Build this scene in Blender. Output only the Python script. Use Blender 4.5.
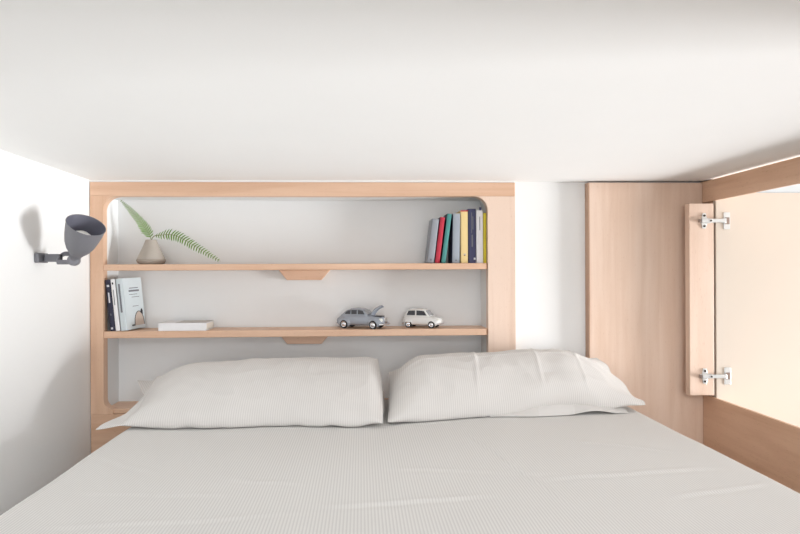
import bpy, bmesh, math, random
from mathutils import Vector, Matrix, noise
from mathutils.bvhtree import BVHTree
PI = math.pi
random.seed(4)
S = bpy.context.scene
C = S.collection
for o in list(bpy.data.objects):
    bpy.data.objects.remove(o)

# ------------------------------------------------------------------ camera, world, lights, exposure
CAM_Z = 0.857
cam_d = bpy.data.cameras.new('camera')
cam = bpy.data.objects.new('camera', cam_d)
C.objects.link(cam)
cam_d.sensor_width = 36
cam_d.lens = 27.0
cam_d.shift_x = 16 / 800
cam_d.shift_y = 5 / 800
cam_d.clip_start = 0.01
yaw, roll = math.radians(2.2), 0.0042
cam.matrix_world = (Matrix.Translation((0, 0, CAM_Z)) @ Matrix.Rotation(-yaw, 4, 'Z')
                    @ Matrix.Rotation(PI / 2, 4, 'X') @ Matrix.Rotation(-roll, 4, 'Z'))
S.camera = cam

S.view_settings.view_transform = 'Standard'
S.view_settings.look = 'None'
S.view_settings.gamma = 1
S.view_settings.use_curve_mapping = False
S.view_settings.exposure = 0.22

W = bpy.data.worlds.new('world')
S.world = W
W.use_nodes = True
# soft overcast: bright above the horizon, dim ground below
_n, _l = W.node_tree.nodes, W.node_tree.links
_tc = _n.new('ShaderNodeTexCoord')
_sp = _n.new('ShaderNodeSeparateXYZ')
_rp = _n.new('ShaderNodeValToRGB')
_mr = _n.new('ShaderNodeMapRange')
_mr.inputs[1].default_value = -1
_mr.inputs[2].default_value = 1
_rp.color_ramp.elements[0].position = 0.44
_rp.color_ramp.elements[0].color = (0.20, 0.20, 0.20, 1)
_rp.color_ramp.elements[1].position = 0.56
_rp.color_ramp.elements[1].color = (0.95, 0.97, 1.0, 1)
_l.new(_tc.outputs['Generated'], _sp.inputs[0])
_l.new(_sp.outputs[2], _mr.inputs[0])
_l.new(_mr.outputs[0], _rp.inputs['Fac'])
_l.new(_rp.outputs['Color'], _n['Background'].inputs['Color'])
W.node_tree.nodes['Background'].inputs['Strength'].default_value = 0.65


def area(name, loc, target, sx, sy, power, col=(1, 1, 1)):
    l = bpy.data.lights.new(name, 'AREA')
    l.shape = 'RECTANGLE'
    l.size, l.size_y, l.energy, l.color = sx, sy, power, col
    o = bpy.data.objects.new(name, l)
    C.objects.link(o)
    o.location = loc
    o.rotation_euler = (Vector(target) - Vector(loc)).to_track_quat('-Z', 'Y').to_euler()
    return o


# daylight window of the main room, low down beyond the open hatch on the right
area('daylight_window', (6.2, 0.60, -0.35), (0.0, 1.7, 0.70), 1.2, 2.0, 410, (0.975, 0.99, 1.0))
# added lamp for light bounced up through the hatch from an unseen floor
area('floor_bounce_fill', (9.0, 1.7, -2.4), (-0.5, 1.4, 1.0), 2.2, 1.6, 330, (0.97, 0.985, 1.0))
# added overhead fill beyond the bed foot, brightens the bed and left wall
area('overhead_fill', (0.9, -1.5, 2.0), (-0.3, 1.8, 0.45), 1.8, 1.0, 48, (0.945, 0.975, 1.0))
# added fill lamp behind the bed foot for the front-facing surfaces
area('front_fill', (0.3, -3.2, 0.75), (0.1, 2.0, 0.75), 3.0, 1.2, 40, (0.97, 0.985, 1.0))


# ------------------------------------------------------------------ materials
def lin(r, g, b):
    f = lambda c: (c / 255 / 12.92) if c / 255 <= 0.04045 else ((c / 255 + 0.055) / 1.055) ** 2.4
    return (f(r), f(g), f(b), 1)


def mat(name, rgb, rough=0.5, metal=0.0, var=0.0, scale=20, bump=0.0, bscale=200, **kw):
    m = bpy.data.materials.new(name)
    m.use_nodes = True
    nt = m.node_tree
    b = nt.nodes['Principled BSDF']
    col = lin(*rgb)
    b.inputs['Base Color'].default_value = col
    b.inputs['Roughness'].default_value = rough
    b.inputs['Metallic'].default_value = metal
    for k, v in kw.items():
        b.inputs[k.replace('_', ' ')].default_value = v
    tc = nt.nodes.new('ShaderNodeTexCoord')
    if var:
        n = nt.nodes.new('ShaderNodeTexNoise')
        n.inputs['Scale'].default_value = scale
        n.inputs['Detail'].default_value = 3
        nt.links.new(tc.outputs['Object'], n.inputs['Vector'])
        mx = nt.nodes.new('ShaderNodeMix')
        mx.data_type = 'RGBA'
        mx.inputs[6].default_value = tuple(c * (1 - var) for c in col[:3]) + (1,)
        mx.inputs[7].default_value = tuple(min(1, c * (1 + var)) for c in col[:3]) + (1,)
        nt.links.new(n.outputs['Fac'], mx.inputs[0])
        nt.links.new(mx.outputs[2], b.inputs['Base Color'])
    if bump:
        n2 = nt.nodes.new('ShaderNodeTexNoise')
        n2.inputs['Scale'].default_value = bscale
        nt.links.new(tc.outputs['Object'], n2.inputs['Vector'])
        bp = nt.nodes.new('ShaderNodeBump')
        bp.inputs['Strength'].default_value = bump
        bp.inputs['Distance'].default_value = 0.002
        nt.links.new(n2.outputs['Fac'], bp.inputs['Height'])
        nt.links.new(bp.outputs['Normal'], b.inputs['Normal'])
    return m


def wood(name, c1, c2, axis, rough=0.42):
    m = bpy.data.materials.new(name)
    m.use_nodes = True
    nt = m.node_tree
    N, L = nt.nodes, nt.links
    b = N['Principled BSDF']
    b.inputs['Roughness'].default_value = rough
    tc = N.new('ShaderNodeTexCoord')
    mp = N.new('ShaderNodeMapping')
    sc = [28, 28, 28]
    sc[axis] = 1.6
    mp.inputs['Scale'].default_value = sc
    L.new(tc.outputs['Object'], mp.inputs['Vector'])
    n = N.new('ShaderNodeTexNoise')
    n.inputs['Scale'].default_value = 1.0
    n.inputs['Detail'].default_value = 5
    n.inputs['Roughness'].default_value = 0.6
    n.inputs['Distortion'].default_value = 0.6
    L.new(mp.outputs['Vector'], n.inputs['Vector'])
    # broad bands of the board
    mp2 = N.new('ShaderNodeMapping')
    s2 = [5, 5, 5]
    s2[axis] = 0.9
    mp2.inputs['Scale'].default_value = s2
    L.new(tc.outputs['Object'], mp2.inputs['Vector'])
    n2 = N.new('ShaderNodeTexNoise')
    n2.inputs['Scale'].default_value = 1.0
    n2.inputs['Detail'].default_value = 2
    n2.inputs['Distortion'].default_value = 1.2
    L.new(mp2.outputs['Vector'], n2.inputs['Vector'])
    ad = N.new('ShaderNodeMath')
    ad.operation = 'MULTIPLY_ADD'
    ad.inputs[1].default_value = 0.65
    L.new(n.outputs['Fac'], ad.inputs[0])
    ml = N.new('ShaderNodeMath')
    ml.operation = 'MULTIPLY'
    ml.inputs[1].default_value = 0.55
    L.new(n2.outputs['Fac'], ml.inputs[0])
    L.new(ml.outputs[0], ad.inputs[2])
    # short dark flecks of beech
    mp3 = N.new('ShaderNodeMapping')
    s3 = [420, 420, 420]
    s3[axis] = 60
    mp3.inputs['Scale'].default_value = s3
    L.new(tc.outputs['Object'], mp3.inputs['Vector'])
    n3 = N.new('ShaderNodeTexNoise')
    n3.inputs['Scale'].default_value = 1.0
    L.new(mp3.outputs['Vector'], n3.inputs['Vector'])
    rp = N.new('ShaderNodeValToRGB')
    rp.color_ramp.elements[0].position = 0.30
    rp.color_ramp.elements[0].color = lin(*c2)
    rp.color_ramp.elements[1].position = 0.68
    rp.color_ramp.elements[1].color = lin(*c1)
    L.new(ad.outputs[0], rp.inputs['Fac'])
    fl = N.new('ShaderNodeValToRGB')
    fl.color_ramp.elements[0].position = 0.27
    fl.color_ramp.elements[0].color = (0.86, 0.81, 0.77, 1)
    fl.color_ramp.elements[1].position = 0.36
    fl.color_ramp.elements[1].color = (1, 1, 1, 1)
    L.new(n3.outputs['Fac'], fl.inputs['Fac'])
    mx = N.new('ShaderNodeMix')
    mx.data_type = 'RGBA'
    mx.blend_type = 'MULTIPLY'
    mx.inputs[0].default_value = 1
    L.new(rp.outputs['Color'], mx.inputs[6])
    L.new(fl.outputs['Color'], mx.inputs[7])
    L.new(mx.outputs[2], b.inputs['Base Color'])
    return m


def stripes(name, c1, c2, period, coord='UV'):
    """woven ticking: narrow woven stripes plus a fine weave bump"""
    m = bpy.data.materials.new(name)
    m.use_nodes = True
    nt = m.node_tree
    N, L = nt.nodes, nt.links
    b = N['Principled BSDF']
    b.inputs['Roughness'].default_value = 0.9
    b.inputs['Sheen Weight'].default_value = 0.15
    tc = N.new('ShaderNodeTexCoord')
    sp = N.new('ShaderNodeSeparateXYZ')
    L.new(tc.outputs[coord], sp.inputs[0])
    m1 = N.new('ShaderNodeMath')
    m1.operation = 'MULTIPLY'
    m1.inputs[1].default_value = 2 * PI / period
    L.new(sp.outputs[0], m1.inputs[0])
    s = N.new('ShaderNodeMath')
    s.operation = 'SINE'
    L.new(m1.outputs[0], s.inputs[0])
    rp = N.new('ShaderNodeMapRange')
    rp.inputs[1].default_value = -0.5
    rp.inputs[2].default_value = 0.3
    L.new(s.outputs[0], rp.inputs[0])
    mx = N.new('ShaderNodeMix')
    mx.data_type = 'RGBA'
    mx.inputs[6].default_value = lin(*c2)
    mx.inputs[7].default_value = lin(*c1)
    L.new(rp.outputs[0], mx.inputs[0])
    L.new(mx.outputs[2], b.inputs['Base Color'])
    n = N.new('ShaderNodeTexNoise')
    n.inputs['Scale'].default_value = 900
    L.new(tc.outputs['Object'], n.inputs['Vector'])
    bp = N.new('ShaderNodeBump')
    bp.inputs['Strength'].default_value = 0.12
    bp.inputs['Distance'].default_value = 0.001
    L.new(n.outputs['Fac'], bp.inputs['Height'])
    L.new(bp.outputs['Normal'], b.inputs['Normal'])
    return m


BEECH1, BEECH2 = (225, 188, 160), (200, 154, 122)
M = dict(
    wall=mat('white_plaster', (240, 240, 239), 0.85, var=0.01, scale=6, bump=0.05, bscale=90),
    niche=mat('white_paint', (231, 232, 232), 0.6, var=0.01),
    floor=mat('floor_boards', (190, 180, 168), 0.6, var=0.08, scale=12),
    beech_x=wood('beech_lengthwise', BEECH1, BEECH2, 0),
    beech_y=wood('beech_deep', BEECH1, BEECH2, 1),
    beech_z=wood('beech_upright', BEECH1, BEECH2, 2),
    pale_z=wood('pale_beech_upright', (230, 205, 187), (213, 181, 158), 2),
    beech_edge=wood('beech_edge', (190, 155, 130), (165, 128, 105), 2),
    cream=mat('cream_laminate', (214, 201, 187), 0.45, var=0.015, scale=5),
    sheet=stripes('pinstripe_cotton', (214, 212, 208), (199, 196, 193), 0.0065, 'Object'),
    pillow=stripes('pinstripe_pillowcase', (212, 209, 205), (201, 197, 194), 0.0065, 'UV'),
    mattress=mat('mattress_cloth', (225, 222, 216), 0.9, bump=0.2),
    lamp=mat('grey_lacquer', (122, 122, 128), 0.45, var=0.02),
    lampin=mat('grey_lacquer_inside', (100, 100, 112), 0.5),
    dark=mat('dark_plastic', (40, 40, 44), 0.45, var=0.05),
    bulb=mat('frosted_bulb', (245, 244, 240), 0.3, var=0.005),
    steel=mat('nickel_steel', (228, 228, 226), 0.3, 0.55, var=0.03),
    screw=mat('screw_recess', (70, 66, 62), 0.4, 0.6, var=0.05),
    cup=mat('hinge_cup', (150, 132, 122), 0.35, 0.3, var=0.03),
    vase=mat('stoneware', (176, 168, 158), 0.7, var=0.05, scale=60, bump=0.1),
    vasefoot=mat('stoneware_foot', (160, 150, 140), 0.75, var=0.05, scale=60),
    fern=mat('fern_green', (94, 140, 30), 0.55, var=0.25, scale=40),
    stem=mat('fern_stem', (120, 130, 70), 0.6, var=0.1),
    pages=mat('paper_edges', (232, 228, 218), 0.9, var=0.04, scale=400),
    ink=mat('printed_ink', (120, 122, 130), 0.7, var=0.02),
    inkb=mat('printed_black', (50, 50, 56), 0.7, var=0.02),
    inkw=mat('printed_white', (215, 216, 222), 0.7, var=0.02),
    tan=mat('printed_tan', (205, 190, 178), 0.7, var=0.08, scale=60),
    glass=mat('car_glass', (52, 54, 60), 0.08, var=0.05),
    glassl=mat('car_glass_pale', (150, 152, 156), 0.06, var=0.05),
    tyre=mat('tyre_rubber', (34, 33, 36), 0.7, var=0.05),
    chrome=mat('chrome', (225, 225, 228), 0.12, 1.0, var=0.02),
    cargrey=mat('grey_car_paint', (156, 162, 172), 0.25, var=0.02, Coat_Weight=0.5),
    carwhite=mat('white_car_paint', (228, 228, 226), 0.22, var=0.01, Coat_Weight=0.5),
    bay=mat('engine_bay', (58, 58, 62), 0.6, var=0.1),
    lamp_glass=mat('headlight_glass', (235, 236, 230), 0.08, var=0.02),
)


# ------------------------------------------------------------------ mesh helpers
OFF = {}


def obj(name, bm, m, parent=None, local=False, smooth=None, bevel=0.0, kind=None):
    """link bm as ONE mesh object; world-built meshes are shifted to their thing's base"""
    if bevel:
        bmesh.ops.remove_doubles(bm, verts=bm.verts, dist=1e-6)
        es = [e for e in bm.edges if len(e.link_faces) == 2 and e.calc_face_angle(0) > 0.6]
        bmesh.ops.bevel(bm, geom=es, offset=bevel, segments=2, affect='EDGES', profile=0.5)
    if parent is not None and not local:
        bmesh.ops.translate(bm, verts=bm.verts, vec=-OFF[parent.name])
    me = bpy.data.meshes.new(name)
    bm.to_mesh(me)
    bm.free()
    if smooth:
        me.polygons.foreach_set('use_smooth', [True] * len(me.polygons))
        me.set_sharp_from_angle(angle=math.radians(smooth))
    me.materials.append(m)
    o = bpy.data.objects.new(name, me)
    C.objects.link(o)
    if parent is not None:
        o.parent = parent
        OFF[o.name] = OFF.get(parent.name, Vector())
    else:
        OFF[o.name] = Vector()
    if kind:
        o['kind'] = kind
    return o


def thing(name, label, cat, loc=(0, 0, 0), rot=(0, 0, 0), group=None):
    o = bpy.data.objects.new(name, None)
    C.objects.link(o)
    o.empty_display_size = 0.05
    o.location = loc
    o.rotation_euler = rot
    o['label'] = label
    o['category'] = cat
    if group:
        o['group'] = group
    OFF[o.name] = Vector(loc)
    return o


def tag(o, label, cat, group=None):
    o['label'] = label
    o['category'] = cat
    if group:
        o['group'] = group
    return o


def new():
    return bmesh.new()


def box(bm, x0, x1, y0, y1, z0, z1):
    v = [bm.verts.new(p) for p in ((x0, y0, z0), (x1, y0, z0), (x1, y1, z0), (x0, y1, z0),
                                   (x0, y0, z1), (x1, y0, z1), (x1, y1, z1), (x0, y1, z1))]
    for f in ((3, 2, 1, 0), (4, 5, 6, 7), (0, 1, 5, 4), (1, 2, 6, 5), (2, 3, 7, 6), (3, 0, 4, 7)):
        bm.faces.new([v[i] for i in f])
    return bm


def bx(*a):
    return box(new(), *a)


def prism(bm, poly, axis, a, b, taper=None):
    """extrude a 2D polygon along axis (0 x: poly is (y,z); 1 y: (x,z); 2 z: (x,y))"""
    def p3(p, t):
        return {0: (t, p[0], p[1]), 1: (p[0], t, p[1]), 2: (p[0], p[1], t)}[axis]
    A = [bm.verts.new(p3(p, taper(p, a) if taper else a)) for p in poly]
    B = [bm.verts.new(p3(p, taper(p, b) if taper else b)) for p in poly]
    n = len(poly)
    fs = [bm.faces.new(A), bm.faces.new(B[::-1])]
    for i in range(n):
        fs.append(bm.faces.new((A[i], B[i], B[(i + 1) % n], A[(i + 1) % n])))
    bmesh.ops.recalc_face_normals(bm, faces=bm.faces)
    return bm


def lathe(bm, prof, mtx=Matrix(), seg=32, cap=True):
    rings = []
    for r, z in prof:
        if r < 1e-6:
            rings.append([bm.verts.new(mtx @ Vector((0, 0, z)))])
        else:
            rings.append([bm.verts.new(mtx @ Vector((r * math.cos(2 * PI * i / seg), r * math.sin(2 * PI * i / seg), z)))
                          for i in range(seg)])
    for A, B in zip(rings, rings[1:]):
        for i in range(seg):
            j = (i + 1) % seg
            if len(A) == 1 and len(B) == 1:
                continue
            if len(A) == 1:
                bm.faces.new((A[0], B[j], B[i]))
            elif len(B) == 1:
                bm.faces.new((A[i], A[j], B[0]))
            else:
                bm.faces.new((A[i], A[j], B[j], B[i]))
    if cap:
        if len(rings[0]) > 1:
            bm.faces.new(rings[0][::-1])
        if len(rings[-1]) > 1:
            bm.faces.new(rings[-1])
    bmesh.ops.recalc_face_normals(bm, faces=bm.faces)
    return bm


def axis_mtx(p, d):
    d = Vector(d).normalized()
    return Matrix.Translation(p) @ d.to_track_quat('Z', 'Y').to_matrix().to_4x4()


def cyl(bm, p, q, r, r2=None, seg=20):
    p, q = Vector(p), Vector(q)
    r2 = r if r2 is None else r2
    return lathe(bm, [(r, 0), (r2, (q - p).length)], axis_mtx(p, q - p), seg)


def tube(bm, pts, rad, seg=8):
    pts = [Vector(p) for p in pts]
    rings = []
    for i, p in enumerate(pts):
        d = (pts[min(i + 1, len(pts) - 1)] - pts[max(i - 1, 0)]).normalized()
        q = d.to_track_quat('Z', 'Y')
        r = rad(i / (len(pts) - 1)) if callable(rad) else rad
        rings.append([bm.verts.new(p + q @ Vector((r * math.cos(2 * PI * k / seg), r * math.sin(2 * PI * k / seg), 0)))
                      for k in range(seg)])
    for A, B in zip(rings, rings[1:]):
        for k in range(seg):
            bm.faces.new((A[k], A[(k + 1) % seg], B[(k + 1) % seg], B[k]))
    bm.faces.new(rings[0][::-1])
    bm.faces.new(rings[-1])
    return bm


def bez(pts, n):
    """Catmull-Rom through pts"""
    P = [Vector(p) for p in pts]
    P = [P[0] * 2 - P[1]] + P + [P[-1] * 2 - P[-2]]
    out = []
    m = len(P) - 3
    for i in range(n + 1):
        t = i / n * m
        k = min(int(t), m - 1)
        u = t - k
        a, b, c, d = P[k:k + 4]
        out.append(0.5 * ((2 * b) + (c - a) * u + (2 * a - 5 * b + 4 * c - d) * u * u + (3 * b - a - 3 * c + d) * u ** 3))
    return out


def ss(a, b, x):
    t = max(0, min(1, (x - a) / (b - a)))
    return t * t * (3 - 2 * t)


# ------------------------------------------------------------------ the setting
XL, XR, ZC = -0.977, 1.279, 1.193
YB = 2.236                    # wall plane behind the bookcase face
Y0 = -0.45                    # open foot end of the sleeping loft
obj('floor', bx(XL - 0.1, XR + 0.06, Y0, 2.5, -0.06, 0.0), M['floor'], kind='structure')
obj('ceiling', bx(XL - 0.1, XR + 0.9, 0.40, 2.5, ZC, ZC + 0.08), M['wall'], kind='structure')
obj('wall_left', bx(XL - 0.1, XL, Y0, 2.5, 0.0, ZC), M['wall'], kind='structure')
b = new()
box(b, 0.572, XR + 0.06, YB, 2.5, 0.0, ZC)
box(b, XL, 0.572, 2.203, 2.5, 1.1866, ZC)
box(b, XL, 0.572, 2.36, 2.5, 0.0, 1.1866)
obj('wall_back', b, M['wall'], kind='structure')
obj('door_shield_wall', bx(XR + 0.0105, 2.7, 0.25, 0.33, 0.0, ZC - 0.001), M['wall'], kind='structure')  # unseen wall added to shield the hatch door from stray light

# ------------------------------------------------------------------ bookcase built into the back wall
BX0, BX1 = -0.9745, 0.571     # outer edges of the face
IX0, IX1 = -0.929, 0.4695     # opening
YF, YN = 2.2, 2.336           # face and niche back
bc = thing('bookcase', 'wide beech bookcase with white back set into the wall behind the bed', 'bookcase', (-0.2, 2.2, 0.0))
obj('top_rail', bx(BX0, BX1, YF, YB, 1.1355, 1.186), M['beech_x'], bc, bevel=0.0015)


def arc(cx, cz, r, a0, a1, n=8):
    return [(cx + r * math.cos(math.radians(a0 + (a1 - a0) * i / n)), cz + r * math.sin(math.radians(a0 + (a1 - a0) * i / n)))
            for i in range(n + 1)]


zt, zb = 1.135, 0.348
rt, rb_ = 0.052, 0.034
left = [(BX0, zb), (IX0 + rb_, zb)] + [(IX0 + rb_, zb + 0.018)] + arc(IX0 + rb_, zb + 0.018 + rb_, rb_, 270, 180)[1:] \
    + arc(IX0 + rt, zt - rt, rt, 180, 90) + [(BX0, zt)]
obj('stile', prism(new(), left, 1, YF, YB), M['beech_z'], bc, smooth=40)
right = [(BX1, zb), (BX1, zt), (IX1 - rt, zt)] + arc(IX1 - rt, zt - rt, rt, 90, 0)[1:] \
    + arc(IX1 - rb_, zb + 0.018 + rb_, rb_, 0, -90) + [(IX1 - rb_, zb)]
obj('stile', prism(new(), right, 1, YF, YB), M['pale_z'], bc, smooth=40)
obj('bottom_panel', bx(BX0, BX1, YF, YB, 0.0, 0.3475), M['beech_x'], bc, bevel=0.0015)
obj('back_panel', bx(IX0 - 0.012, IX1 + 0.012, YN, YN + 0.012, 0.34, 1.16), M['niche'], bc)
b = bx(IX0 - 0.012, IX0, YB, YN, 0.345, 1.15)
obj('side_panel', b, M['niche'], bc)
obj('side_panel', bx(IX1, IX1 + 0.012, YB, YN, 0.345, 1.15), M['niche'], bc)
obj('top_panel', bx(IX0, IX1, YB, YN, 1.1355, 1.15), M['niche'], bc)
obj('bottom_shelf', bx(IX0, IX1, YF + 0.004, YN, 0.349, 0.366), M['beech_x'], bc, bevel=0.002)


def shelf(zlo, zhi):
    # front corners rounded in plan
    r = 0.012
    pl = [(IX0, YN), (IX0, YF + 0.002)] + [(IX1 - r + r * math.sin(a), YF + 0.002 + r - r * math.cos(a)) for a in
                                           [i * PI / 12 for i in range(7)]] + [(IX1, YN)]
    s = obj('shelf', prism(new(), pl, 2, zlo, zhi), M['beech_x'], bc, bevel=0.002)
    t = prism(new(), [(-0.314, zlo), (-0.118, zlo), (-0.152, zlo - 0.0385), (-0.283, zlo - 0.0385)], 1, 2.304, 2.3355)
    obj('bracket', t, M['beech_x'], s, bevel=0.002)
    return s


UP_T, MID_T = 0.8885, 0.6462
shelf(0.866, UP_T)
shelf(0.6216, MID_T)

# ------------------------------------------------------------------ tall panel and hatch frame on the right
p = thing('wall_panel', 'tall beech panel on the back wall right of the white strip', 'panel', (1.06, 2.2, 0.0))
obj('board', bx(0.850, XR, YF, YB - 0.001, 0.0, 1.1865), M['pale_z'], p, bevel=0.001)
obj('edge_strip', bx(0.8462, 0.8498, YF, YB - 0.001, 0.0, 1.1865), M['beech_edge'], p)

f = thing('hatch_frame', 'beech side frame of upper and lower rail around the open hatch at right', 'frame', (1.29, 1.0, 0.0))
RX0, RX1 = XR, XR + 0.010
obj('top_rail', bx(RX0, RX1, Y0, 2.2, 1.111, 1.1885), M['beech_y'], f, bevel=0.001)
obj('bottom_rail', bx(RX0, RX1, Y0, 2.2, 0.0, 0.395), M['beech_y'], f, bevel=0.001)
obj('hinge_stile', bx(1.1925, 1.283, 2.135, 2.165, 0.4035, 1.1015), M['pale_z'], f, bevel=0.0015)
obj('near_post', bx(RX0, RX1, Y0, 0.80, 0.3955, 1.1105), M['beech_z'], f, bevel=0.001)
obj('packing_strip', bx(1.225, 1.283, 2.165, 2.1995, 0.42, 1.08), M['beech_z'], f)
obj('gap_block_post', bx(1.2895, 1.36, 2.157, 2.2355, 0.0, 1.1925), M['beech_z'], f, bevel=0.001)  # added behind the hinge gap to block the bright sky there

d = thing('hatch_door', 'cream hatch door standing open beyond the side frame at right', 'door', (1.55, 2.14, 0.3))
obj('door_panel', bx(1.2905, 1.93, 2.134, 2.153, 0.22, 1.1405), M['cream'], d, bevel=0.0012)


def hinge(z):
    x0, y = 1.2765, 2.1345
    # mounting plate with two wings
    b = new()
    pl = [(1.226, -0.006), (1.236, -0.008), (1.240, -0.028), (1.252, -0.028), (1.256, -0.010), (1.272, -0.008),
          (1.272, 0.008), (1.256, 0.010), (1.252, 0.028), (1.240, 0.028), (1.236, 0.008), (1.226, 0.006)]
    prism(b, [(x, z + h) for x, h in pl], 1, y - 0.003, y)
    h = obj('hinge', b, M['steel'], d, bevel=0.0006)
    # arm: channel bridging the gap
    b = new()
    prism(b, [(1.232, z - 0.0075), (1.300, z - 0.0065), (1.322, z - 0.009), (1.322, z + 0.009), (1.300, z + 0.0065), (1.232, z + 0.0075)],
          1, y - 0.014, y - 0.0045)
    obj('hinge_arm', b, M['steel'], h, bevel=0.002)
    # cup flange on the door
    b = new()
    prism(b, [(1.320, z - 0.031), (1.340, z - 0.031), (1.342, z - 0.029), (1.342, z + 0.029), (1.340, z + 0.031), (1.320, z + 0.031),
              (1.318, z + 0.029), (1.318, z - 0.029)], 1, y - 0.0035, y - 0.001)
    obj('cup_flange', b, M['steel'], h, bevel=0.0006)
    b = bx(1.323, 1.339, y - 0.005, y - 0.0037, z - 0.0125, z + 0.0125)
    obj('hinge_cup', b, M['cup'], h, bevel=0.0005)
    for dx, dz in ((1.246, 0.019), (1.246, -0.019)):
        b = cyl(new(), (dx, y - 0.0055, z + dz), (dx, y - 0.0032, z + dz), 0.004, seg=14)
        obj('screw', b, M['screw'], h, smooth=40)
    b = cyl(new(), (1.264, y - 0.0165, z), (1.264, y - 0.0142, z), 0.0032, seg=14)
    obj('screw', b, M['screw'], h, smooth=40)
    b = bx(1.224, 1.231, y - 0.012, y - 0.0035, z - 0.0065, z + 0.0065)
    obj('release_clip', b, M['cup'], h, bevel=0.001)


hinge(1.0378)
hinge(0.4740)

# ------------------------------------------------------------------ bed
SX0, SX1, SY0, SY1, ST = -0.708, 0.924, 0.16, 2.185, 0.400
bed = thing('bed', 'low double bed with pale mattress under the striped cover', 'bed', (0.107, 1.2, 0.0))
obj('bed_base', bx(SX0 + 0.03, SX1 - 0.03, SY0 + 0.03, SY1 - 0.02, 0.0, 0.13), M['beech_y'], bed, bevel=0.002)
obj('mattress', bx(SX0 + 0.012, SX1 - 0.012, SY0 + 0.012, SY1 - 0.012, 0.1305, ST - 0.014), M['mattress'], bed, bevel=0.02, smooth=40)

CREASES = [  # (x0, y0, x1, y1, height, width)
    (0.28, 1.75, 0.42, 1.12, 0.0045, 0.006),
    (-0.62, 1.28, -0.25, 1.24, 0.002, 0.008), (-0.30, 1.33, -0.12, 1.30, 0.003, 0.009),
    (-0.10, 1.18, 0.30, 1.22, 0.0035, 0.012), (0.05, 1.40, 0.5, 1.33, 0.002, 0.012),
    (0.35, 1.30, 0.85, 1.36, 0.003, 0.012), (0.52, 1.62, 0.80, 1.48, 0.0025, 0.012),
    (-0.62, 1.10, -0.05, 1.15, 0.002, 0.009), (0.6, 1.18, 0.88, 1.26, 0.003, 0.010),
    (-0.45, 1.66, -0.40, 1.45, 0.002, 0.010), (-0.65, 1.52, -0.48, 1.40, 0.002, 0.012),
]


def sheet_z(x, y):
    z = 0.004 * noise.noise(Vector((x * 3.1, y * 2.6, 1.7))) + 0.0015 * noise.noise(Vector((x * 9, y * 7, 5.2)))
    for x0, y0, x1, y1, h, w in CREASES:
        dx, dy = x1 - x0, y1 - y0
        L2 = dx * dx + dy * dy
        t = ((x - x0) * dx + (y - y0) * dy) / L2
        e = ss(-0.05, 0.2, t) * ss(1.05, 0.8, t) if False else ss(-0.05, 0.25, t) * (1 - ss(0.75, 1.05, t))
        if e <= 0:
            continue
        dd = ((x - x0) * dy - (y - y0) * dx) / math.sqrt(L2)
        dd += 0.01 * noise.noise(Vector((t * 4, x0 * 7, 2)))
        h, w = h * 0.7, w * 0.75
        z += h * e * (math.exp(-(dd / w) ** 2) - 0.5 * math.exp(-((dd - 1.6 * w) / w) ** 2))
    return ST + z


def build_sheet():
    b = new()
    R = 0.035
    prof_x = [(SX0, 0.10), (SX0 - 0.004, 0.22), (SX0, ST - R)]
    xs = [(SX0, -0.30, 1), (SX0 - 0.006, -0.17, 1)]
    for i in range(7):
        a = PI - i * PI / 12
        xs.append((SX0 + R + R * math.cos(a), -R + R * math.sin(a), 0.0))
    n = 210
    for i in range(1, n):
        xs.append((SX0 + R + (SX1 - SX0 - 2 * R) * i / n, 0.0, 0))
    for i in range(7):
        a = PI / 2 - i * PI / 12
        xs.append((SX1 - R + R * math.cos(a), -R + R * math.sin(a), 0.0))
    xs += [(SX1 + 0.006, -0.17, 1), (SX1, -0.30, 1)]
    ys = [(SY0, -0.30), (SY0 - 0.004, -0.15)]
    for i in range(6):
        a = PI - i * PI / 10
        ys.append((SY0 + R + R * math.cos(a), -R + R * math.sin(a)))
    m = 230
    for i in range(1, m):
        ys.append((SY0 + R + (SY1 - SY0 - 2 * R) * i / m, 0.0))
    for i in range(6):
        a = PI / 2 - i * PI / 10
        ys.append((SY1 - R + R * math.cos(a), -R + R * math.sin(a)))
    ys += [(SY1, -0.20), (SY1, -0.30)]
    V = []
    for y, dy in ys:
        row = []
        for x, dx, s in xs:
            dz = min(dx, dy)
            base = sheet_z(x, y)
            wx = 0.006 * noise.noise(Vector((y * 4, 3, 0))) if s else 0
            row.append(b.verts.new((x + wx, y, base + dz)))
        V.append(row)
    for i in range(len(V) - 1):
        for j in range(len(xs) - 1):
            b.faces.new((V[i][j], V[i][j + 1], V[i + 1][j + 1], V[i + 1][j]))
    o = obj('bed_cover', b, M['sheet'], smooth=80)
    return tag(o, 'grey and white pinstriped cover spread over the bed', 'bedspread')


build_sheet()


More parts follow.
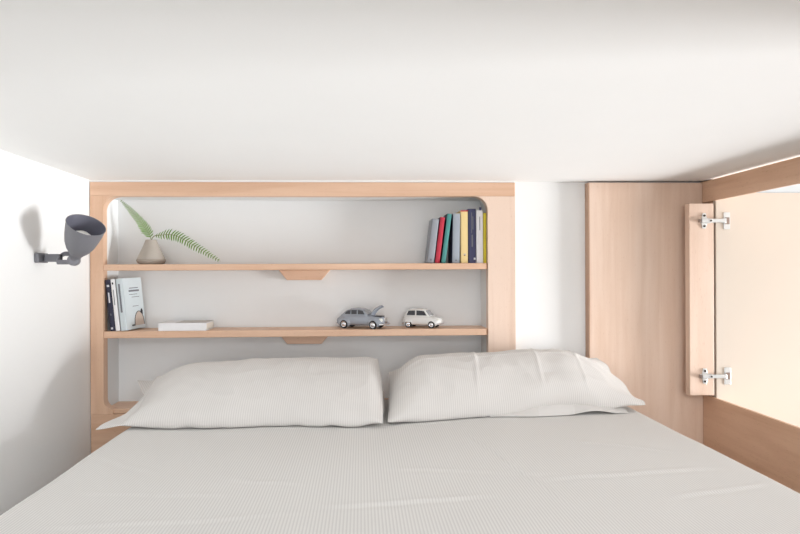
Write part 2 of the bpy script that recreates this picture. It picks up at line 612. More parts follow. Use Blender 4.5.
# ------------------------------------------------------------------ pillows
def pillow(name, FL, FR, BL, BR, top_fn, extra_fn, under=None, label='', group=None, res=(170, 110), size=(0.8, 0.5), wr=1.0, seed=0):
    nu, nv = res
    FL, FR, BL, BR = map(Vector, (FL, FR, BL, BR))
    b = new()
    uvl = b.loops.layers.uv.new('UVMap')
    T, B = [], []
    for j in range(nv + 1):
        v = j / nv
        rt, rb2 = [], []
        for i in range(nu + 1):
            u = i / nu
            p = (FL * (1 - u) + FR * u) * (1 - v) + (BL * (1 - u) + BR * u) * v
            # sides pinch inwards between the corner ears
            p.y += 0.018 * math.sin(PI * u) * (1 - 2 * v) * 1.0 * (1 - abs(2 * v - 1)) ** 0
            p += Vector(extra_fn(u, v))
            h = top_fn(u, v)
            q = Vector((p.x * 5, p.y * 5, seed))
            env = min(1, h / 0.04)
            w = 0.008 * noise.noise(q) + 0.003 * noise.noise(q * 2.7)
            w += 0.0022 * (1 - abs(noise.noise(Vector((p.x * 14 + p.y * 9, p.y * 22 - p.x * 4, seed + 3)))) * 2)
            top = p.z + h + w * env * wr
            lo = sheet_z(p.x, p.y) + 0.003
            if p.x < SX0 + 0.03 or p.x > SX1 - 0.03:
                lo = p.z - 0.004
            if under is not None:
                for ox, oy in ((0, 0), (0.012, 0), (-0.012, 0), (0, 0.012), (0, -0.012)):
                    hit = under.ray_cast(Vector((p.x + ox, p.y + oy, 2)), Vector((0, 0, -1)))
                    if hit[0] is not None:
                        lo = max(lo, hit[0].z + 0.004)
            edge = min(u, 1 - u, v, 1 - v)
            mid = p.z - h * 0.55
            bot = max(lo, mid)
            top = max(top, bot + (0.004 if edge > 0 else 0.002))
            if edge > 0.0:
                bot = min(bot, top - 0.004)
            rt.append(b.verts.new((p.x, p.y, top)))
            rb2.append(None if (i in (0, nu) or j in (0, nv)) else b.verts.new((p.x, p.y, bot)))
        T.append(rt)
        B.append([rt[i] if rb2[i] is None else rb2[i] for i in range(nu + 1)])
    for j in range(nv):
        for i in range(nu):
            uv = [((i + a) / nu * size[0], (j + c) / nv * size[1]) for a, c in ((0, 0), (1, 0), (1, 1), (0, 1))]
            f1 = b.faces.new((T[j][i], T[j][i + 1], T[j + 1][i + 1], T[j + 1][i]))
            for l, q in zip(f1.loops, uv):
                l[uvl].uv = q
            vs = (B[j + 1][i], B[j + 1][i + 1], B[j][i + 1], B[j][i])
            try:
                f2 = b.faces.new(vs)
                for l, q in zip(f2.loops, (uv[3], uv[2], uv[1], uv[0])):
                    l[uvl].uv = q
            except ValueError:
                pass
    tree = BVHTree.FromBMesh(b)
    o = obj(name, b, M['pillow'], smooth=75)
    tag(o, label, 'pillow', group)
    return o, tree


def bump_uv(u, v, T, pu=0.55, pv=0.5, du=0.0):
    a = max(0.0, (u - du) / (1 - 2 * du)) if du else u
    a = min(1, max(0, a))
    return T * (math.sin(PI * a) ** pu if 0 < a < 1 else 0) * (math.sin(PI * v) ** pv if 0 < v < 1 else 0)


# spare pillow lying flat under the left one
_, rear_tree = pillow('pillow', (-0.65, 1.90, 0.408), (0.075, 1.90, 0.408), (-0.797, 2.165, 0.474), (0.082, 2.165, 0.425),
                      lambda u, v: bump_uv(u, v, 0.055), lambda u, v: (0, 0, 0),
                      label='pinstriped pillow mostly hidden, one corner poking out behind the left pillow', seed=9, res=(90, 60))


def left_top(u, v):
    d0 = 0.07 * (1 - ss(0.0, 0.6, v)) + 0.01      # loose end of the case beyond the filling
    uu = max(0, (u - d0) / (1 - d0))
    e = min(1, uu / 0.22)
    side = math.sin(PI / 2 * e) ** 0.7 if e > 0 else 0
    er = min(1, (1 - u) / 0.06)
    side *= 0.62 + 0.38 * ss(1.0, 0.55, u) if False else 1 - 0.34 * ss(0.5, 1.0, u)
    side *= (math.sin(PI / 2 * er) ** 0.7 if er > 0 else 0)
    fv = (math.sin(PI * v) ** 0.5 if 0 < v < 1 else 0)
    return 0.094 * side * fv * (1 - 0.12 * v)


def left_extra(u, v):
    # front hem ripples off the sheet; loose case end droops past the mattress edge
    f = max(0, 1 - v / 0.12)
    z = f * (0.005 * math.sin(u * 21 + 0.6) + 0.004 * math.sin(u * 47)) * ss(0.05, 0.2, u)
    z += f * 0.010 * math.exp(-((u - 0.80) / 0.035) ** 2)
    d = (1 - ss(0.0, 0.10, u)) * (1 - ss(0.0, 0.4, v))
    x = 0.008 * math.sin(PI * v) * u + 0.040 * (1 - u) ** 4 * ss(0.06, 0.26, v) * (1 - ss(0.4, 1.0, v))
    return (x, f * 0.006 * math.sin(u * 13), max(0, z) - 0.010 * d)


pillow('pillow', (-0.765, 1.755, 0.415), (0.062, 1.757, 0.408), (-0.700, 2.09, 0.50), (0.058, 2.10, 0.552),
       left_top, left_extra, rear_tree,
       label='plump pinstriped pillow on the left half of the bed head', seed=2)


def right_top(u, v):
    e = min(1, u / 0.17)
    side = math.sin(PI / 2 * e) ** 0.75 if e > 0 else 0
    er = min(1, (1 - u) / 0.30)
    side *= (math.sin(PI / 2 * er) ** 0.9 if er > 0 else 0)
    fv = (math.sin(PI * v) ** 0.52 if 0 < v < 1 else 0)
    h = 0.108 * side * fv
    # pressed fold lines left by ironing
    for c in (0.36, 0.62, 0.80):
        h += 0.0035 * math.exp(-((u - c - 0.05 * (v - 0.5)) / 0.006) ** 2) * fv * side
    h += 0.003 * math.exp(-((v - 0.52 - 0.04 * u) / 0.010) ** 2) * side
    # diagonal slack folds towards the right front corner
    k = ss(0.55, 0.9, u) * (1 - ss(0.5, 0.95, v))
    h += k * fv * side * 0.003 * math.sin((u * 1.0 + v * 0.9) * 34)
    return max(0, h)


def right_extra(u, v):
    f = max(0, 1 - v / 0.25) ** 1.3
    z = f * 0.044 * math.exp(-((u - 0.66) / 0.13) ** 2)
    z += f * 0.012 * math.exp(-((u - 0.92) / 0.05) ** 2)
    z += f * 0.004 * (1 + math.sin(u * 26)) * ss(0.0, 0.1, u)
    y = f * (0.012 * math.exp(-((u - 0.66) / 0.12) ** 2))
    e = ss(0.9, 1.0, u)
    z += e * 0.004 * math.sin(v * 24) * (1 - v)
    return (0.006 * e * math.sin(v * 17), y, z)


rp, _ = pillow('pillow', (0.078, 1.785, 0.408), (0.925, 1.922, 0.410), (0.098, 2.13, 0.500), (0.862, 2.15, 0.540),
               right_top, right_extra, None,
               label='creased pinstriped pillow on the right half of the bed head', seed=5, wr=1.25)
# hem of its open end lying on the sheet under the lifted edge
b = new()
nn = 60
T0, T1 = [], []
for i in range(nn + 1):
    u = i / nn
    x = 0.40 + 0.455 * u
    y = 1.834 + 0.075 * u + 0.012 * math.sin(PI * u) - 0.012 + 0.030 * (1 - ss(0.0, 0.35, u))
    z = sheet_z(x, y) + 0.0025 + 0.010 * max(0, math.sin(u * 9 + 1.2)) * ss(0.35, 0.8, u)
    T0.append((x, y, z))
    y -= 0.0
    T1.append((x + 0.006, y + 0.055, sheet_z(x, y) + 0.010 + 0.026 * math.sin(PI * u) + 0.006 * max(0, math.sin(u * 9 + 1.2))))
for h in (0.0, 0.002):
    pass
A = [[b.verts.new((p[0], p[1], p[2] + h)) for p in T0] for h in (0.0, 0.0022)]
D = [[b.verts.new((p[0], p[1], p[2] + h)) for p in T1] for h in (0.0, 0.0022)]
for i in range(nn):
    b.faces.new((A[1][i], A[1][i + 1], D[1][i + 1], D[1][i]))
    b.faces.new((D[0][i], D[0][i + 1], A[0][i + 1], A[0][i]))
    b.faces.new((A[0][i], A[0][i + 1], A[1][i + 1], A[1][i]))
    b.faces.new((D[1][i], D[1][i + 1], D[0][i + 1], D[0][i]))
obj('hem_flap', b, M['pillow'], rp, smooth=60)

# ------------------------------------------------------------------ wall lamp on the left wall
lp = thing('wall_lamp', 'grey metal spot lamp with bell shade on the left wall', 'lamp', (XL, 1.868, 0.904))
zc = 0.904
obj('wall_mount', bx(XL + 0.0005, XL + 0.014, 1.832, 1.890, zc - 0.015, zc + 0.015), M['lamp'], lp, bevel=0.003)
obj('clamp_bar', bx(XL + 0.016, XL + 0.060, 1.858, 1.882, zc - 0.012, zc + 0.012), M['lamp'], lp, bevel=0.003)
obj('mount_joint', cyl(new(), (XL + 0.058, 1.87, zc - 0.010), (XL + 0.058, 1.87, zc + 0.010), 0.0075), M['dark'], lp, smooth=40)
# stirrup bracket: a flat ring bent round the joint
b = new()
ring = []
for i in range(33):
    a = 2 * PI * i / 32
    cx, cy = XL + 0.083, 1.862
    ring.append((cx + 0.024 * max(-1, min(1, 1.25 * math.cos(a))), cy + 0.022 * max(-1, min(1, 1.25 * math.sin(a)))))
A = [[b.verts.new((cx + (x - cx) * k, cy + (y - cy) * k, z + (y - cy) * 0.6)) for x, y in ring[:-1]] for k in (1.0, 0.86) for z in (zc - 0.007, zc + 0.007)]
n = 32
for i in range(n):
    j = (i + 1) % n
    b.faces.new((A[0][i], A[0][j], A[1][j], A[1][i]))
    b.faces.new((A[2][j], A[2][i], A[3][i], A[3][j]))
    b.faces.new((A[1][i], A[1][j], A[3][j], A[3][i]))
    b.faces.new((A[0][j], A[0][i], A[2][i], A[2][j]))
obj('bracket', b, M['lamp'], lp, smooth=40)
kn = Vector((XL + 0.117, 1.835, 0.896))
ax = Vector((0.47, -0.42, 0.80)).normalized()
obj('knuckle', cyl(new(), kn + Vector((-0.008, 0.022, 0)), kn + Vector((0.004, -0.016, 0)), 0.0165), M['lamp'], lp, smooth=40, bevel=0.002)
mt = axis_mtx(kn, ax)
outer = [(0.016, 0.004), (0.017, 0.018), (0.023, 0.028), (0.034, 0.042), (0.0435, 0.062), (0.050, 0.087), (0.0540, 0.110), (0.0560, 0.126), (0.0572, 0.130)]
inner = [(0.0555, 0.1305), (0.0542, 0.126), (0.0520, 0.110), (0.0480, 0.087), (0.0415, 0.063), (0.032, 0.044), (0.0, 0.037)]
sh = obj('lamp_shade', lathe(new(), [(0.0, 0.0035)] + [(r_ * 0.96, z_) for r_, z_ in outer + inner], mt, 48), M['lamp'], lp, smooth=50)
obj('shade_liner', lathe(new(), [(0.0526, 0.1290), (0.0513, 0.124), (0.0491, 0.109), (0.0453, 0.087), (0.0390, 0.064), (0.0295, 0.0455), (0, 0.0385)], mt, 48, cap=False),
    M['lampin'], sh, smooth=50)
obj('bulb_socket', lathe(new(), [(0, 0.038), (0.014, 0.038), (0.014, 0.054), (0, 0.054)], mt, 24), M['dark'], lp, smooth=40)
obj('bulb', lathe(new(), [(0.012, 0.0542), (0.016, 0.060), (0.025, 0.071), (0.029, 0.081), (0.026, 0.091), (0.017, 0.098), (0, 0.101)], mt, 32), M['bulb'], lp, smooth=60)

# ------------------------------------------------------------------ vase and fern fronds on the upper shelf
VX, VY = -0.779, 2.262
v = thing('vase', 'small conical grey stoneware vase holding fern fronds on the top shelf', 'vase', (VX, VY, UP_T))
prof = [(0.040, 0.0), (0.046, 0.004), (0.0515, 0.014), (0.050, 0.019), (0.040, 0.042), (0.030, 0.064), (0.022, 0.083), (0.0195, 0.091),
        (0.0175, 0.0915), (0.0185, 0.084), (0.027, 0.064), (0.037, 0.042), (0.044, 0.018), (0.0, 0.010)]
mv = Matrix.Translation((VX, VY, UP_T + 0.0004))
obj('body', lathe(new(), [(0, 0.0)] + prof, mv, 40), M['vase'], v, smooth=35)
obj('foot_band', lathe(new(), [(0.0470, 0.0042), (0.0522, 0.0141), (0.0506, 0.0192), (0.0500, 0.0190), (0.0512, 0.0141), (0.0464, 0.0044)], mv, 40, cap=False),
    M['vasefoot'], v, smooth=35)


def frond(label, pts, n, wfun, side, lean):
    t = thing('fern_frond', label, 'fern', pts[0])
    Q = bez(pts, 200)
    cum = [0.0]
    for a_, b_ in zip(Q, Q[1:]):
        cum.append(cum[-1] + (b_ - a_).length)
    P, k = [], 0
    for i in range(n + 1):                         # leaflet nodes evenly spaced along the stalk
        d_ = cum[-1] * i / n
        while k < 199 and cum[k + 1] < d_:
            k += 1
        P.append(Q[k].lerp(Q[k + 1], min(1, (d_ - cum[k]) / max(1e-9, cum[k + 1] - cum[k]))))
    obj('stalk', tube(new(), P, lambda s: 0.0016 * (1 - 0.75 * s), 6), M['stem'], t, smooth=60)
    b = new()
    for i in range(2, len(P) - 1):
        s = i / (len(P) - 1)
        w = wfun(s)
        if w < 0.001:
            continue
        d = (P[min(i + 1, len(P) - 1)] - P[i - 1]).normalized()
        sd = side - d * side.dot(d)
        sd.normalize()
        up = d.cross(sd).normalized()
        for sg in (1, -1):
            L = w * random.uniform(0.88, 1.08)
            dirn = (sd * sg + d * lean + up * random.uniform(-0.25, 0.15)).normalized()
            bw = 0.0017 + 0.085 * w
            c = dirn.cross(up).normalized()
            base = P[i] + d * random.uniform(-0.0008, 0.0008)
            cur = up * (-0.12 * L)
            K = 4
            prev = None
            for k in range(K + 1):
                q = k / K
                pos = base + dirn * L * q + cur * q * q + d * (0.15 * L * q * q)
                hw = bw * (0.55 + 0.9 * q) * (1 - q) ** 0.6 if k < K else 0.0002
                cr = [pos + c * hw, pos + up * 0.0006, pos - c * hw, pos - up * 0.0002]
                cr = [b.verts.new(x) for x in cr]
                if prev:
                    for m_ in range(4):
                        b.faces.new((prev[m_], prev[(m_ + 1) % 4], cr[(m_ + 1) % 4], cr[m_]))
                else:
                    b.faces.new(cr[::-1])
                prev = cr
            b.faces.new(prev)
    bmesh.ops.recalc_face_normals(b, faces=b.faces)
    obj('leaflets', b, M['fern'], t, smooth=60)


zv = UP_T + 0.06
frond('upright green fern frond rising to the upper left from the vase',
      [(VX + 0.004, VY, zv), (VX - 0.002, VY - 0.006, UP_T + 0.105), (VX - 0.040, VY - 0.01, UP_T + 0.165), (-0.866, VY - 0.004, 1.104), (-0.893, VY + 0.004, 1.129)],
      30, lambda s: 0.0 if s < 0.19 else 0.025 * ss(0.02, 0.30, s) * (1.02 - s) ** 0.75 + 0.002,
      Vector((0.80, 0.25, 0.55)), 0.30)
frond('long green fern frond arching right from the vase down to the shelf',
      [(VX - 0.002, VY, zv), (VX + 0.008, VY - 0.006, UP_T + 0.101), (-0.735, VY - 0.016, 0.997), (-0.679, VY - 0.024, 0.993), (-0.600, VY - 0.034, 0.950), (-0.515, VY - 0.04, 0.8990)],
      33, lambda s: 0.0 if s < 0.17 else 0.030 * ss(0.08, 0.36, s) * (1.02 - s) ** 0.62 + 0.002,
      Vector((0.15, 0.35, 0.9)), 0.22)


# ------------------------------------------------------------------ books
def book(label, x, y, z, w, h, dpt, spine, cover, lean=0.0, yaw_=0.0, group=None, marks=(), page_gap=0.003, rot=None):
    """upright book: spine on local -Y, thickness along local x (0..w)"""
    t = thing('book', label, 'book', (x, y, z + max(0, w * math.sin(lean))), rot or (0, lean, yaw_), group)
    b = new()
    box(b, 0, 0.0016, 0.0012, dpt, 0, h)
    box(b, w - 0.0016, w, 0.0012, dpt, 0, h)
    obj('cover', b, cover, t, local=True)
    # rounded spine
    pl = [(0, 0.0013)] + [(w / 2 - w / 2 * math.cos(a), -0.0022 * math.sin(a)) for a in [i * PI / 8 for i in range(1, 8)]] + [(w, 0.0013)]
    pl += [(w, 0.003), (0, 0.003)]
    s = obj('spine', prism(new(), pl, 2, 0, h), spine, t, local=True, smooth=40)
    obj('pages', bx(0.0017, w - 0.0017, 0.0031, dpt - page_gap, 0.002, h - page_gap), M['pages'], t, local=True)
    for (u0, u1, v0, v1, mm) in marks:
        obj('spine_lettering', bx(w * u0, w * u1, -0.0030, -0.0012, h * v0, h * v1), mm, s, local=True)
    return t


def cov(name, rgb):
    return mat(name, rgb, 0.55, var=0.03, scale=30)


c_grey, c_red, c_teal = cov('cover_grey', (150, 154, 162)), cov('cover_red', (186, 38, 62)), cov('cover_teal', (72, 142, 138))
c_blue, c_cream, c_navy = cov('cover_slate', (158, 166, 176)), cov('cover_cream', (240, 214, 152)), cov('cover_navy', (62, 64, 98))
c_white, c_yellow, c_black = cov('cover_white', (236, 235, 236)), cov('cover_yellow', (212, 196, 52)), cov('cover_black', (36, 37, 60))
c_ice = cov('cover_ice', (212, 222, 226))
zu = UP_T + 0.0006
yb = 2.222
G = 'books on the top shelf'
book('grey book leaning at the left end of the top shelf row', 0.2466, yb, zu, 0.0245, 0.164, 0.105, c_grey, c_grey, 0.122, group=G,
     marks=[(0.35, 0.6, 0.05, 0.09, M['ink'])])
book('red book leaning between grey and teal books', 0.2752, yb + 0.002, zu, 0.0175, 0.171, 0.105, c_red, c_black, 0.124, group=G)  # black boards paint in the shadow beside the grey book
book('thin teal book leaning against the slate blue book', 0.2985, yb + 0.002, zu, 0.0165, 0.184, 0.105, c_teal, c_black, 0.132, group=G)  # black boards stand in for shade in the gap beside the red book
book('slate blue book standing upright right of the teal book', 0.3395, yb, zu, 0.0275, 0.184, 0.106, c_blue, c_navy, 0.02, group=G,  # navy boards darken the shaded wedge next to the teal book
     marks=[(0.4, 0.6, 0.04, 0.07, M['ink'])])
book('cream yellow book with red top edge', 0.3716, yb, zu, 0.0272, 0.196, 0.107, c_cream, c_cream, 0.0, group=G,
     marks=[(0.38, 0.68, 0.15, 0.18, M['tan']), (0.44, 0.62, 0.14, 0.155, M['inkb']), (0.0, 1.0, 0.978, 1.0, c_red)])
book('navy blue book with pale lettering between cream and white books', 0.4002, yb, zu, 0.0285, 0.202, 0.108, c_navy, c_navy, 0.0, group=G,
     marks=[(0.40, 0.47, 0.55, 0.93, M['ink']), (0.55, 0.64, 0.62, 0.86, M['ink']), (0.42, 0.58, 0.30, 0.52, M['ink']), (0.70, 0.94, 0.06, 0.10, M['inkw'])])
wb = book('white book between navy and yellow books', 0.4300, yb, zu, 0.0255, 0.196, 0.106, c_white, c_white, 0.0, group=G,
          marks=[(0.47, 0.56, 0.62, 0.88, M['ink'])])
tab_bm = bx(0.013, 0.021, 0.004, 0.0065, 0.19, 0.209)
obj('dark_tab', tab_bm, c_navy, wb, local=True)  # small dark tab rising above the page tops
book('bright yellow book at the right end of the top shelf', 0.4566, yb + 0.004, zu, 0.0122, 0.187, 0.104, c_yellow, c_yellow, 0.0, group=G)

# books leaning on the middle shelf at left
zm = MID_T + 0.0006
G2 = 'books leaning at the left of the middle shelf'
ln = -0.10
book('dark navy book leaning at the left end of the middle shelf', -0.909, 2.212, zm, 0.0195, 0.186, 0.10, c_black, c_black, ln, 0.0, G2,
     marks=[(0.35, 0.6, 0.55, 0.75, M['inkw']), (0.3, 0.7, 0.86, 0.9, M['inkw']), (0.25, 0.6, 0.03, 0.07, M['inkw']), (0.4, 0.55, 0.3, 0.34, M['ink'])])
book('slim white book between the navy book and the illustrated one', -0.8887, 2.211, zm, 0.0155, 0.188, 0.10, c_white, c_white, ln, 0.0, G2,
     marks=[(0.3, 0.6, 0.90, 0.94, M['inkb']), (0.4, 0.55, 0.5, 0.8, M['ink'])])
t = book('pale book with a domed drawing on its cover facing the room', -0.866, 2.203, zm, 0.026, 0.189, 0.110, c_ice, c_ice, 0, 0, G2,
         rot=None, marks=[(0.35, 0.6, 0.35, 0.9, M['ink'])])
t.rotation_mode = 'ZYX'
# turn the book so that its front board faces the room, then tip it left on its neighbours
t.matrix_basis = Matrix.Translation((-0.8705, 2.213, zm + 0.0005)) @ Matrix.Rotation(-0.10, 4, 'Y') @ Matrix.Rotation(math.radians(-15), 4, 'Z')
w_ = 0.026
for (y0, y1, z0, z1, mm) in [(0.034, 0.086, 0.150, 0.153, M['ink']), (0.030, 0.090, 0.138, 0.1445, M['ink']), (0.030, 0.078, 0.127, 0.129, M['ink']),
                             (0.044, 0.088, 0.117, 0.119, M['ink']), (0.044, 0.078, 0.083, 0.085, M['ink']), (0.030, 0.052, 0.012, 0.017, M['inkb'])]:
    obj('cover_lettering', bx(w_ - 0.0006, w_ + 0.0004, y0, y1, z0, z1), mm, t, local=True)
b = new()
dome = [(0.046 + 0.058 * i / 16, 0.012 + 0.052 * math.sqrt(max(0, 1 - ((i - 8) / 8) ** 2))) for i in range(17)]
prism(b, [(y, z) for y, z in dome], 0, w_ - 0.0006, w_ + 0.0005)
pic = obj('cover_drawing', b, M['tan'], t, local=True)
b = new()
tube(b, [(w_ + 0.0006, y, z) for y, z in dome], 0.0011, 6)
obj('drawing_outline', b, M['inkb'], pic, local=True)
obj('drawing_knob', prism(new(), [(0.086, 0.056), (0.098, 0.050), (0.099, 0.063), (0.094, 0.073), (0.088, 0.066)], 0, w_ - 0.0004, w_ + 0.0012), M['inkb'], pic, local=True)

# thick white book lying flat
t = thing('book', 'thick white book lying flat on the middle shelf', 'book', (-0.735, 2.206, MID_T + 0.0005), (0, 0, 0.0))
obj('pages', bx(0.0035, 0.171, 0.003, 0.112, 0.0025, 0.0255), M['pages'], t, local=True)
b = box(new(), 0.0, 0.173, 0.0, 0.115, 0.0, 0.0022)
b = box(b, 0.0, 0.173, 0.0, 0.115, 0.0258, 0.028)
obj('cover', b, c_white, t, local=True)
obj('spine', bx(0.0, 0.173, -0.0022, -0.0002, 0.0, 0.028), c_white, t, local=True, bevel=0.0008)
obj('dust_jacket', bx(0.06, 0.1725, 0.001, 0.1145, 0.0282, 0.0288), cov('jacket', (196, 192, 188)), t, local=True)


# ------------------------------------------------------------------ model cars
def loft(bm, secs, n=20):
    """secs: (x, z0, z1, half width, exponent)"""
    rings = []
    for x, z0, z1, hw, e in secs:
        r = []
        for k in range(n):
            a = 2 * PI * k / n
            c, s = math.cos(a), math.sin(a)
            yy = hw * math.copysign(abs(c) ** (2 / e), c)
            zz = (z0 + z1) / 2 + (z1 - z0) / 2 * math.copysign(abs(s) ** (2 / e), s)
            r.append(bm.verts.new((x, yy, zz)))
        rings.append(r)
    for A, B in zip(rings, rings[1:]):
        for k in range(n):
            bm.faces.new((A[k], A[(k + 1) % n], B[(k + 1) % n], B[k]))
    bm.faces.new(rings[0][::-1])
    bm.faces.new(rings[-1])
    bmesh.ops.recalc_face_normals(bm, faces=bm.faces)
    return bm


def ell(bm, c, r, seg=16):
    mtx = Matrix.Translation(c) @ Matrix.Diagonal((r[0], r[1], r[2], 1))
    bmesh.ops.create_uvsphere(bm, u_segments=seg, v_segments=seg // 2 + 2, radius=1, matrix=mtx)


def wheel(car, x, y, r, w, hub):
    s = 1 if y > 0 else -1
    b = new()
    lathe(b, [(r * 0.6, -w / 2), (r * 0.93, -w / 2), (r, -w * 0.3), (r, w * 0.3), (r * 0.93, w / 2), (r * 0.6, w / 2)], axis_mtx((x, y, r), (0, 1, 0)), 28)
    wh = obj('wheel', b, M['tyre'], car, local=True, smooth=40)
    b = lathe(new(), [(r * 0.68, 0), (r * 0.66, w * 0.10), (r * 0.5, w * 0.02), (r * 0.42, w * 0.12), (r * 0.2, w * 0.22), (0, w * 0.24)],
              axis_mtx((x, y + s * w * 0.5, r), (0, s, 0)), 24)
    obj('hubcap', b, hub, wh, local=True, smooth=40)


def side_glass(poly, y0, y1, zref0, zref1, wh):
    """one window pane on each flank following the cabin's lean"""
    def yy(z, s, o):
        t = (z - zref0) / (zref1 - zref0)
        return s * (y0 + (y1 - y0) * t + o)
    out = []
    for s in (1, -1):
        b = new()
        A = [b.verts.new((x, yy(z, s, 0.0006), z)) for x, z in poly]
        B = [b.verts.new((x, yy(z, s, -0.003), z)) for x, z in poly]
        n = len(poly)
        b.faces.new(A)
        b.faces.new(B[::-1])
        for i in range(n):
            b.faces.new((A[i], B[i], B[(i + 1) % n], A[(i + 1) % n]))
        bmesh.ops.recalc_face_normals(b, faces=b.faces)
        out.append(b)
    return out


# grey saloon with its bonnet up (length 0.18)
car = thing('toy_car', 'grey vintage model car with its bonnet open on the middle shelf', 'toy car', (0.004, 2.262, MID_T + 0.0004), (0, 0, math.radians(-25)), 'model cars on the middle shelf')
car.scale = (1.1, 1.1, 1.12)
b = new()
loft(b, [(-0.090, 0.018, 0.026, 0.014, 2.2), (-0.086, 0.014, 0.034, 0.022, 2.6), (-0.074, 0.011, 0.042, 0.027, 3), (-0.050, 0.010, 0.045, 0.030, 3.4),
         (-0.010, 0.010, 0.045, 0.0315, 3.6), (0.024, 0.010, 0.045, 0.030, 3.4), (0.045, 0.010, 0.043, 0.025, 3.0), (0.070, 0.011, 0.041, 0.020, 2.8),
         (0.082, 0.012, 0.038, 0.016, 2.6), (0.087, 0.016, 0.032, 0.011, 2.4)])
loft(b, [(-0.084, 0.020, 0.034, 0.012, 2.4), (-0.072, 0.022, 0.047, 0.020, 2.6), (-0.056, 0.026, 0.058, 0.0245, 2.8), (-0.036, 0.030, 0.0665, 0.0265, 3), (-0.012, 0.032, 0.069, 0.027, 3.2),
         (0.006, 0.032, 0.067, 0.0265, 3.2), (0.016, 0.032, 0.0625, 0.0255, 3), (0.030, 0.032, 0.0465, 0.024, 3)])
for s in (1, -1):
    ell(b, (0.057, s * 0.0255, 0.022), (0.027, 0.0085, 0.0155))
    ell(b, (-0.055, s * 0.0275, 0.020), (0.026, 0.0075, 0.0165))
obj('body', b, M['cargrey'], car, local=True, smooth=50)
for poly in ([(-0.052, 0.048), (-0.032, 0.048), (-0.032, 0.0605), (-0.040, 0.060), (-0.048, 0.055)], [(-0.028, 0.048), (-0.008, 0.048), (-0.008, 0.062), (-0.028, 0.0615)],
             [(-0.004, 0.048), (0.020, 0.048), (0.013, 0.0595), (-0.004, 0.062)]):
    for b in side_glass(poly, 0.0273, 0.0256, 0.047, 0.062, 0):
        obj('window', b, M['glass'], car, local=True)
b = new()
vs = [(0.0165, -0.020, 0.0605), (0.0165, 0.020, 0.0605), (0.0305, 0.0215, 0.0475), (0.0305, -0.0215, 0.0475)]
A = [b.verts.new(Vector(p) + Vector((0.0012, 0, 0.0012))) for p in vs]
B = [b.verts.new(Vector(p) - Vector((0.0018, 0, 0.0018))) for p in vs]
b.faces.new(A); b.faces.new(B[::-1])
for i in range(4):
    b.faces.new((A[i], B[i], B[(i + 1) % 4], A[(i + 1) % 4]))
bmesh.ops.recalc_face_normals(b, faces=b.faces)
obj('windscreen', b, M['glassl'], car, local=True)
obj('engine_bay', bx(0.034, 0.078, -0.015, 0.015, 0.0385, 0.0425), M['bay'], car, local=True, bevel=0.002)
# bonnet hinged at the windscreen, curved shell
b = new()
rows = []
for i in range(9):
    t_ = i / 8
    L_ = 0.050 * t_
    x = 0.033 + L_ * math.cos(math.radians(40)) - 0.004 * math.sin(PI * t_)
    z = 0.0465 + L_ * math.sin(math.radians(40)) + 0.004 * math.sin(PI * t_)
    hw = 0.0195 - 0.0075 * t_
    rows.append([(x + 0.004 * (1 - math.cos(q * PI / 8)), hw * q / 4, z - 0.006 * (q / 4) ** 2) for q in range(-4, 5)])
U = [[b.verts.new(p) for p in r] for r in rows]
Lw = [[b.verts.new((p[0] + 0.001, p[1], p[2] - 0.0016)) for p in r] for r in rows]
for i in range(8):
    for k in range(8):
        b.faces.new((U[i][k], U[i][k + 1], U[i + 1][k + 1], U[i + 1][k]))
        b.faces.new((Lw[i + 1][k], Lw[i + 1][k + 1], Lw[i][k + 1], Lw[i][k]))
    b.faces.new((U[i][0], U[i + 1][0], Lw[i + 1][0], Lw[i][0]))
    b.faces.new((U[i + 1][8], U[i][8], Lw[i][8], Lw[i + 1][8]))
for k in range(8):
    b.faces.new((U[8][k], U[8][k + 1], Lw[8][k + 1], Lw[8][k]))
    b.faces.new((U[0][k + 1], U[0][k], Lw[0][k], Lw[0][k + 1]))
bmesh.ops.recalc_face_normals(b, faces=b.faces)
obj('bonnet', b, M['cargrey'], car, local=True, smooth=50)
obj('grille', prism(new(), [(-0.010, 0.018), (0.010, 0.018), (0.012, 0.030), (0.007, 0.037), (-0.007, 0.037), (-0.012, 0.030)], 0, 0.083, 0.0892), M['chrome'], car, local=True, bevel=0.001)
b = tube(new(), bez([(0.078, -0.034, 0.016), (0.0905, -0.026, 0.016), (0.0945, 0, 0.016), (0.0905, 0.026, 0.016), (0.078, 0.034, 0.016)], 20), 0.0026, 8)
obj('front_bumper', b, M['chrome'], car, local=True, smooth=60)
b = tube(new(), bez([(-0.080, -0.029, 0.017), (-0.090, -0.020, 0.017), (-0.0935, 0, 0.017), (-0.090, 0.020, 0.017), (-0.080, 0.029, 0.017)], 20), 0.0022, 8)
obj('rear_bumper', b, M['chrome'], car, local=True, smooth=60)
for s in (1, -1):
    b = lathe(new(), [(0.0058, -0.008), (0.0064, 0), (0.0055, 0.002), (0, 0.0035)], axis_mtx((0.0815, s * 0.0225, 0.0295), (1, 0, 0)), 20)
    obj('headlight', b, M['lamp_glass'], car, local=True, smooth=50)
for x in (0.054, -0.054):
    for s in (1, -1):
        wheel(car, x, s * 0.0305, 0.0142, 0.0085, M['chrome'])

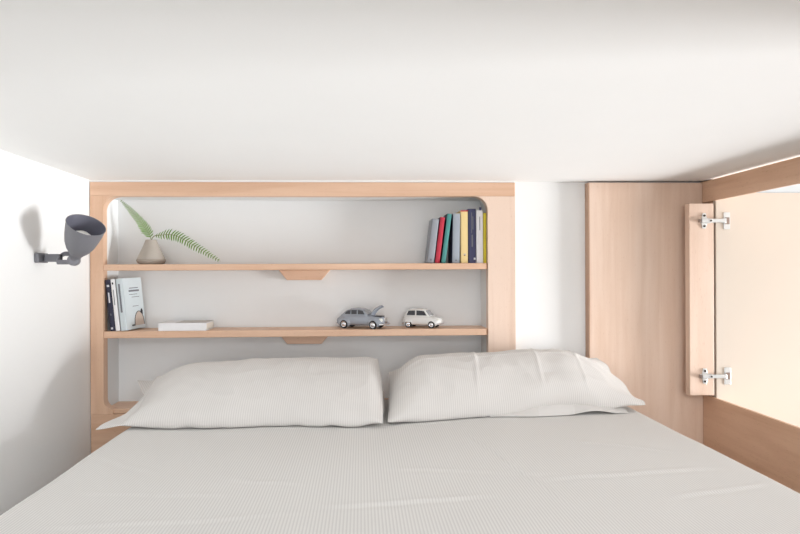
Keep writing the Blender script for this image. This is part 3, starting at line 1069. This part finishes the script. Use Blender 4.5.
# small white two-door car (length 0.138)
car = thing('toy_car', 'small white vintage model car on the middle shelf right of the grey one', 'toy car', (0.234, 2.270, MID_T + 0.0004), (0, 0, math.radians(-25)), 'model cars on the middle shelf')
car.scale = (1.09, 1.09, 1.12)
b = new()
loft(b, [(-0.069, 0.014, 0.028, 0.018, 2.6), (-0.065, 0.011, 0.034, 0.024, 3), (-0.050, 0.009, 0.039, 0.0275, 3.6), (-0.02, 0.008, 0.040, 0.029, 4),
         (0.02, 0.008, 0.040, 0.029, 4), (0.040, 0.009, 0.039, 0.0285, 3.6), (0.056, 0.010, 0.036, 0.0265, 3.2), (0.064, 0.012, 0.032, 0.023, 2.8), (0.0685, 0.016, 0.027, 0.017, 2.6)])
loft(b, [(-0.062, 0.026, 0.040, 0.020, 2.8), (-0.056, 0.028, 0.053, 0.0225, 3.2), (-0.046, 0.030, 0.0615, 0.0238, 3.8), (-0.020, 0.030, 0.0645, 0.0245, 4.2),
         (0.008, 0.030, 0.0635, 0.0243, 4.2), (0.016, 0.030, 0.0595, 0.024, 4), (0.032, 0.030, 0.040, 0.0235, 3.4)])
for s in (1, -1):
    ell(b, (0.046, s * 0.0245, 0.020), (0.0185, 0.006, 0.0135))
    ell(b, (-0.043, s * 0.0250, 0.020), (0.0185, 0.006, 0.0135))
obj('body', b, M['carwhite'], car, local=True, smooth=50)
for poly in ([(-0.051, 0.042), (-0.020, 0.042), (-0.020, 0.058), (-0.044, 0.057)], [(-0.015, 0.042), (0.022, 0.042), (0.0125, 0.0565), (-0.015, 0.0585)]):
    for b in side_glass(poly, 0.0249, 0.0241, 0.041, 0.059, 0):
        obj('window', b, M['glass'], car, local=True)
b = new()
vs = [(0.0180, -0.0185, 0.0575), (0.0180, 0.0185, 0.0575), (0.0312, 0.0205, 0.0415), (0.0312, -0.0205, 0.0415)]
A = [b.verts.new(Vector(p) + Vector((0.0012, 0, 0.0012))) for p in vs]
B = [b.verts.new(Vector(p) - Vector((0.0018, 0, 0.0018))) for p in vs]
b.faces.new(A); b.faces.new(B[::-1])
for i in range(4):
    b.faces.new((A[i], B[i], B[(i + 1) % 4], A[(i + 1) % 4]))
bmesh.ops.recalc_face_normals(b, faces=b.faces)
obj('windscreen', b, M['glassl'], car, local=True)
b = tube(new(), bez([(0.056, -0.029, 0.0145), (0.068, -0.023, 0.0145), (0.0725, 0, 0.0145), (0.068, 0.023, 0.0145), (0.056, 0.029, 0.0145)], 20), 0.0017, 8)
obj('front_bumper', b, M['chrome'], car, local=True, smooth=60)
b = tube(new(), bez([(-0.058, -0.029, 0.0145), (-0.069, -0.023, 0.0145), (-0.0725, 0, 0.0145), (-0.069, 0.023, 0.0145), (-0.058, 0.029, 0.0145)], 20), 0.0017, 8)
obj('rear_bumper', b, M['chrome'], car, local=True, smooth=60)
for s in (1, -1):
    b = lathe(new(), [(0.0050, -0.006), (0.0056, 0), (0.0048, 0.0018), (0, 0.003)], axis_mtx((0.0625, s * 0.0195, 0.0265), (1, 0, 0.05)), 20)
    obj('headlight', b, M['lamp_glass'], car, local=True, smooth=50)
for x in (0.0405, -0.0435):
    for s in (1, -1):
        wheel(car, x, s * 0.0270, 0.0120, 0.0070, M['chrome'])
